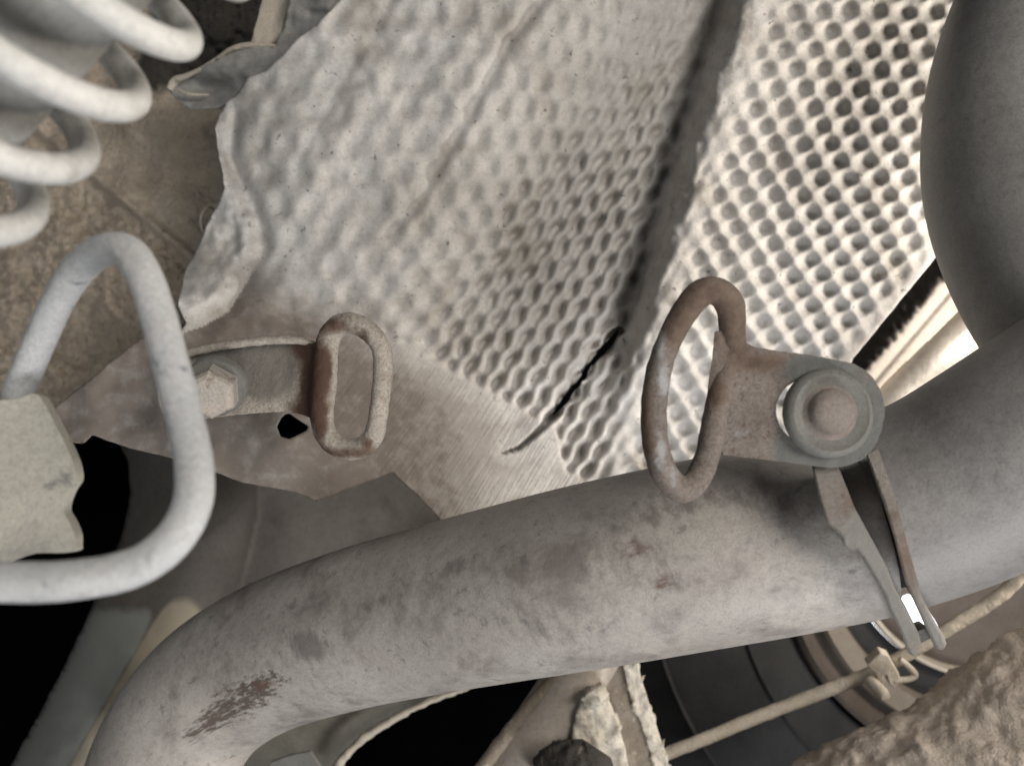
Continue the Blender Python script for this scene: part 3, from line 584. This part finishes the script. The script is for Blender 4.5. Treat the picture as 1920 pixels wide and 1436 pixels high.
lathe('bolt_head', bc + ax * 0.003, ax, [(0, 0.0105), (0.0085, 0.0103), (0.0102, 0.0094), (0.0112, 0.0078), (0.0112, -0.001), (0, -0.001)], M['bolt'], lh, nsides=6, sharp=20)
_b = lh.children[-1].modifiers.new('bevel', 'BEVEL'); _b.width = 0.0014; _b.segments = 3; _b.limit_method = 'ANGLE'; _b.angle_limit = math.radians(25)

# ================================================================== bent support rod and its plate (near, out of focus)
rod = thing('support_rod', 'pale grey rod bent into a hook, out of focus in front of the left bracket', 'rod', P(300, 800, 0.21))
RP = [(-15, 860, 0.264), (15, 790, 0.262), (30, 748, 0.260), (68, 654, 0.255), (110, 562, 0.248), (152, 500, 0.240), (198, 468, 0.232), (238, 472, 0.226), (267, 510, 0.221), (290, 570, 0.218), (312, 650, 0.214), (334, 735, 0.210), (354, 815, 0.206), (365, 880, 0.202), (360, 945, 0.198), (330, 1005, 0.195), (275, 1052, 0.192), (200, 1078, 0.190), (100, 1090, 0.188), (0, 1090, 0.187), (-120, 1085, 0.186)]
tube('bent_rod', RP, 0.0048, M['rod'], rod, n=8, segs=32, disp=rough_disp(0.0002, 150))
BPL = [tuple(p_) for p_ in smooth_poly([(-60, 765), (-20, 752), (30, 748), (66, 738), (84, 760), (104, 797), (122, 832), (137, 868), (141, 898), (129, 918), (120, 940), (118, 958), (128, 976), (138, 1000), (139, 1020), (132, 1035), (60, 1037), (-60, 1045)], 4)]
plate('mounting_plate', [(x, y, 0.249 - 0.00002 * (y - 750)) for x, y in BPL], 0.005, M['cream'], rod, bevel=0.0012, segs=3)

# ================================================================== coil spring and damper (near, out of focus)
AX = Vector((-0.60, 0.62, 0)); e1 = Vector((0.70, 0.71, 0)).normalized()
ds = 0.185; sc = ds / F
axd = Vector((-108, 120, 0)) * sc; tilt = 0.34
axdir = axd.normalized()
e2 = (Vector((0, 0, 1)) * math.cos(tilt) - axdir * math.sin(tilt)).normalized()   # back of each coil sits up-right
axis3 = (axdir * math.cos(tilt) + Vector((0, 0, 1)) * math.sin(tilt)).normalized()
Rs = 0.036; c0 = P(298, 76, ds) - e1 * Rs
V = []; f = []; nseg = 20; turns = 6; NP = turns * 60; rw = 0.0038
for i in range(NP + 1):
    th = (i / 60.0 - 1.9) * 2 * math.pi
    c = c0 + axd * (th / (2 * math.pi)) + (e1 * math.cos(th) + e2 * math.sin(th)) * Rs
    tg = (axd / (2 * math.pi) + (-e1 * math.sin(th) + e2 * math.cos(th)) * Rs).normalized()
    rad = (e1 * math.cos(th) + e2 * math.sin(th)); rad = (rad - tg * rad.dot(tg)).normalized(); bn = tg.cross(rad)
    for k in range(nseg):
        a = 2 * math.pi * k / nseg; V.append(list(c + (rad * math.cos(a) + bn * math.sin(a)) * rw))
for i in range(NP):
    for k in range(nseg):
        k2 = (k + 1) % nseg; f.append((i * nseg + k, i * nseg + k2, (i + 1) * nseg + k2, (i + 1) * nseg + k))
f.append(tuple(range(nseg))); f.append(tuple(NP * nseg + k for k in reversed(range(nseg))))
spr = mesh_obj('coil_spring', V, f, M['spring'])
bm = bmesh.new(); bm.from_mesh(spr.data); bmesh.ops.recalc_face_normals(bm, faces=bm.faces); bm.to_mesh(spr.data); bm.free()
tag(spr, 'pale white coil spring, out of focus in the upper left corner', 'spring')
dc = c0 + axd * (-3.0) + Vector((0,0,0.004))
dm = lathe('shock_absorber', dc, axd, [(0, 0), (0.024, 0), (0.024, 0.050), (0.0215, 0.053), (0.0215, 0.12), (0, 0.12)], M['damper'], segs=56)
tag(dm, 'grey damper tube standing inside the coil spring', 'shock absorber')

# ================================================================== right background: second shield strip and shiny tube
def strip_depth(x, y):
    n = (x - 1774) * 0.763 + (y - 459) * 0.646            # across the strip, from the shield edge
    return 0.555 - 0.048 * sstep(-12, 42 + 10 * fbm(x / 12, y / 12, 4.4, 3), n) + 0.003 * np.exp(-((n - 62) / 5) ** 2) + 0.00012 * np.clip(n - 45, 0, 140)
st = sheet('shield_strip', [(1752, 450), (1900, 300), (1960, 420), (1816, 566), (1740, 640), (1662, 714), (1600, 790), (1520, 740), (1580, 660), (1680, 540)], strip_depth, 4, M['strut'], thick=0.001)
tag(st, 'sunlit second shield strip beside the edge of the dimpled shield', 'heat shield')
sh = tube('polished_pipe', [(2080, 500, 0.55), (1950, 540, 0.55), (1850, 595, 0.55), (1765, 660, 0.55), (1700, 725, 0.555), (1630, 800, 0.56), (1580, 880, 0.57)], 0.022, M['shiny'], n=8, segs=48)
tag(sh, 'polished tube glinting between the shield strip and the main pipe', 'pipe')

# ================================================================== lower right background: wheel, mud-caked beam, brake line
wheel = thing('wheel', 'dark wheel behind the pipe and the thin line, seen from its inner side', 'wheel', P(1900, 1000, 0.66))
dw = 0.66; k = dw / F; wcn = P(1900, 1000, dw)
lathe('tyre', wcn, (0.05, 0.05, -1), [(455 * k, -0.02), (462 * k, 0.0), (500 * k, 0.012), (545 * k, 0.018), (551 * k, 0.020), (557 * k, 0.018), (640 * k, 0.022), (700 * k, 0.016), (706 * k, 0.018), (712 * k, 0.014), (800 * k, -0.005), (860 * k, -0.06), (860 * k, -0.12), (455 * k, -0.12)], M['tyre'], wheel, segs=96)
rm = lathe('rim', wcn, (0.05, 0.05, -1), [(456 * k, -0.02), (454 * k, 0.004), (446 * k, 0.008), (440 * k, 0.003), (404 * k, -0.012), (400 * k, -0.006)], M['rim'], wheel, segs=96)
lathe('rim_flange', wcn, (0.05, 0.05, -1), [(400 * k, -0.006), (396 * k, 0.002), (360 * k, -0.004), (352 * k, -0.014)], M['rim_tan'], rm, segs=96)
lathe('rim_barrel', wcn, (0.05, 0.05, -1), [(352 * k, -0.014), (346 * k, -0.022), (300 * k, -0.028)], M['tyre'], rm, segs=96)
lathe('rim_ring', wcn, (0.05, 0.05, -1), [(300 * k, -0.026), (297 * k, -0.018), (290 * k, -0.018), (286 * k, -0.03)], M['line'], rm, segs=96)
dd = dw + 0.035; kk = dd / dw
ci = [(1900 + (x - 1900), y, dd) for x, y, _ in circle(1900, 1000, 300, dd, 72)]
holes = []
for i in range(8):
    a = math.radians(140 + 45 * i); cx_, cy_ = 1900 + 241 * math.cos(a) + 5, 1000 + 241 * math.sin(a) + 6
    ux, uy = math.cos(a), math.sin(a); hh = []
    for j in range(24):
        b = 2 * math.pi * j / 24; rr, tw = 25 * (abs(math.cos(b)) ** 0.6) * (1 if math.cos(b) > 0 else -1), 50 * (abs(math.sin(b)) ** 0.6) * (1 if math.sin(b) > 0 else -1)
        hh.append((cx_ + ux * rr - uy * tw, cy_ + uy * rr + ux * tw, dd))
    holes.append(hh)
plate('wheel_disc', ci, 0.004, M['rim'], rm, holes=holes, bevel=0.0006)

bmd = lambda V: -0.001 + 0.009 * fbm(V[:, 0] * 26, V[:, 1] * 26, V[:, 2] * 26, 3) + 0.0045 * np.abs(fbm(V[:, 0] * 62, V[:, 1] * 62, V[:, 2] * 62, 4, 0.5)) + 0.0014 * fbm(V[:, 0] * 230, V[:, 1] * 260, V[:, 2] * 260, 3)
beam = tube('axle_beam', [(1230, 1800, 0.50), (1460, 1695, 0.49), (1680, 1590, 0.475), (1890, 1475, 0.46), (2080, 1360, 0.445), (2300, 1240, 0.43)], 0.062, M['beam'], n=40, segs=200, disp=bmd)
tag(beam, 'thick beam caked in dried tan mud in the lower right corner', 'axle')
line = thing('brake_line', 'thin cream dusty line with a small clip, crossing in front of the dark wheel', 'brake line', P(1500, 1315, 0.5))
tube('line_tube', [(1080, 1490, 0.535), (1180, 1441, 0.53), (1300, 1393, 0.525), (1430, 1340, 0.52), (1540, 1298, 0.515), (1612, 1270, 0.51), (1665, 1246, 0.505), (1730, 1208, 0.50), (1800, 1165, 0.495), (1862, 1126, 0.49), (1908, 1084, 0.485), (1932, 1040, 0.48), (1940, 980, 0.478)], 0.0042, M['line'], line, n=10, segs=20, disp=rough_disp(0.0008, 170))
clip = plate('clip', [(1626, 1247, 0.492), (1640, 1234, 0.490), (1652, 1224, 0.489), (1668, 1230, 0.489), (1676, 1246, 0.489), (1686, 1262, 0.490), (1690, 1278, 0.492), (1678, 1291, 0.493), (1668, 1284, 0.492), (1663, 1266, 0.491), (1656, 1268, 0.491), (1660, 1284, 0.492), (1652, 1280, 0.493), (1640, 1262, 0.493)], 0.008, M['line'], line, bevel=0.0008)
tube('clip_wire', [(1686, 1236, 0.492), (1700, 1246, 0.492), (1716, 1264, 0.493), (1706, 1272, 0.493), (1690, 1274, 0.493), (1676, 1276, 0.493)], 0.0020, M['line'], clip, segs=10, n=6)
lathe('clip_stud', P(1655, 1300, 0.485), (0.2, 0.3, -1), [(0, 0.004), (0.003, 0.003), (0.004, 0.0), (0.004, -0.012), (0, -0.012)], M['line'], clip, segs=14)
gp = plate('grey_bracket', [(1780, 1112, 0.42), (1815, 1088, 0.415), (1930, 1030, 0.41), (1940, 1060, 0.41), (1872, 1074, 0.415), (1870, 1092, 0.415), (1840, 1100, 0.417)], 0.003, M['rod'], bevel=0.0005)
tag(gp, 'flat grey bracket peeking out under the pipe at the right edge', 'bracket')

# ------------------------------------------------------------------ bottom centre: strut, bars, rubber mount
stt = thing('strut', 'beige round strut with a dark slit, running down from under the pipe', 'strut', P(1030, 1340, 0.53))
tube('strut_tube', [(1180, 1120, 0.53), (1120, 1215, 0.53), (1050, 1325, 0.53), (960, 1470, 0.53), (900, 1560, 0.53)], [0.020, 0.021, 0.022, 0.024, 0.025], M['strut'], stt, n=8, segs=40)
tube('side_strip', [(1120, 1165, 0.52), (1052, 1258, 0.52), (990, 1330, 0.52), (930, 1405, 0.52), (880, 1475, 0.52), (840, 1530, 0.52)], 0.0048, M['tan'], stt, n=8, segs=16, disp=rough_disp(0.0012, 150))
bar = thing('bracket_bar', 'dirty tan bar with a bright sunlit edge below the middle of the pipe', 'bar', P(1190, 1330, 0.52))
plate('bar_face', [(1120, 1200, 0.515), (1166, 1200, 0.515), (1190, 1290, 0.513), (1215, 1360, 0.512), (1240, 1440, 0.51), (1172, 1470, 0.51), (1150, 1380, 0.512), (1128, 1300, 0.514)], 0.012, M['tan'], bar, bevel=0.002)
sheet('sunlit_bar_edge', [(1160, 1205), (1190, 1205), (1202, 1270), (1226, 1345), (1249, 1415), (1255, 1450), (1232, 1450), (1204, 1362), (1178, 1292)], lambda x, y: 0.508 + 0.003 * fbm(x / 20, y / 20, 6.3, 3), 3.5, M['white'], bar, thick=0.006, edge_noise=1)  # pale sheet paints the sunlit side onto the bar
cp = sheet('chalky_plate', [(1070, 1480), (1072, 1380), (1082, 1330), (1104, 1296), (1130, 1284), (1150, 1330), (1172, 1400), (1186, 1480)], lambda x, y: 0.503 + 0.004 * fbm(x / 30, y / 30, 3.3, 3), 4, M['white'], thick=0.004, edge_noise=1)
tag(cp, 'bright chalky plate between the strut and the tan bar', 'plate')
nut = tube('mud_lump', [(1104, 1316, 0.502), (1110, 1308, 0.496), (1120, 1302, 0.496), (1128, 1300, 0.502)], [0.003, 0.006, 0.0062, 0.003], M['white'], n=6, segs=20, disp=rough_disp(0.004, 220))
tag(nut, 'small crumbly lump of dried mud on the chalky plate', 'mud lump')
rub = tube('rubber_mount', [(1060, 1510, 0.485), (1078, 1468, 0.483), (1098, 1432, 0.482), (1115, 1400, 0.485)], [0.028, 0.027, 0.022, 0.010], M['crust'], n=16, segs=64, disp=lambda V: 0.006 * fbm(V[:, 0] * 50, V[:, 1] * 50, V[:, 2] * 50, 4, 0.6))
tag(rub, 'dark crumbly rubber mount at the bottom edge next to the strut', 'mount')
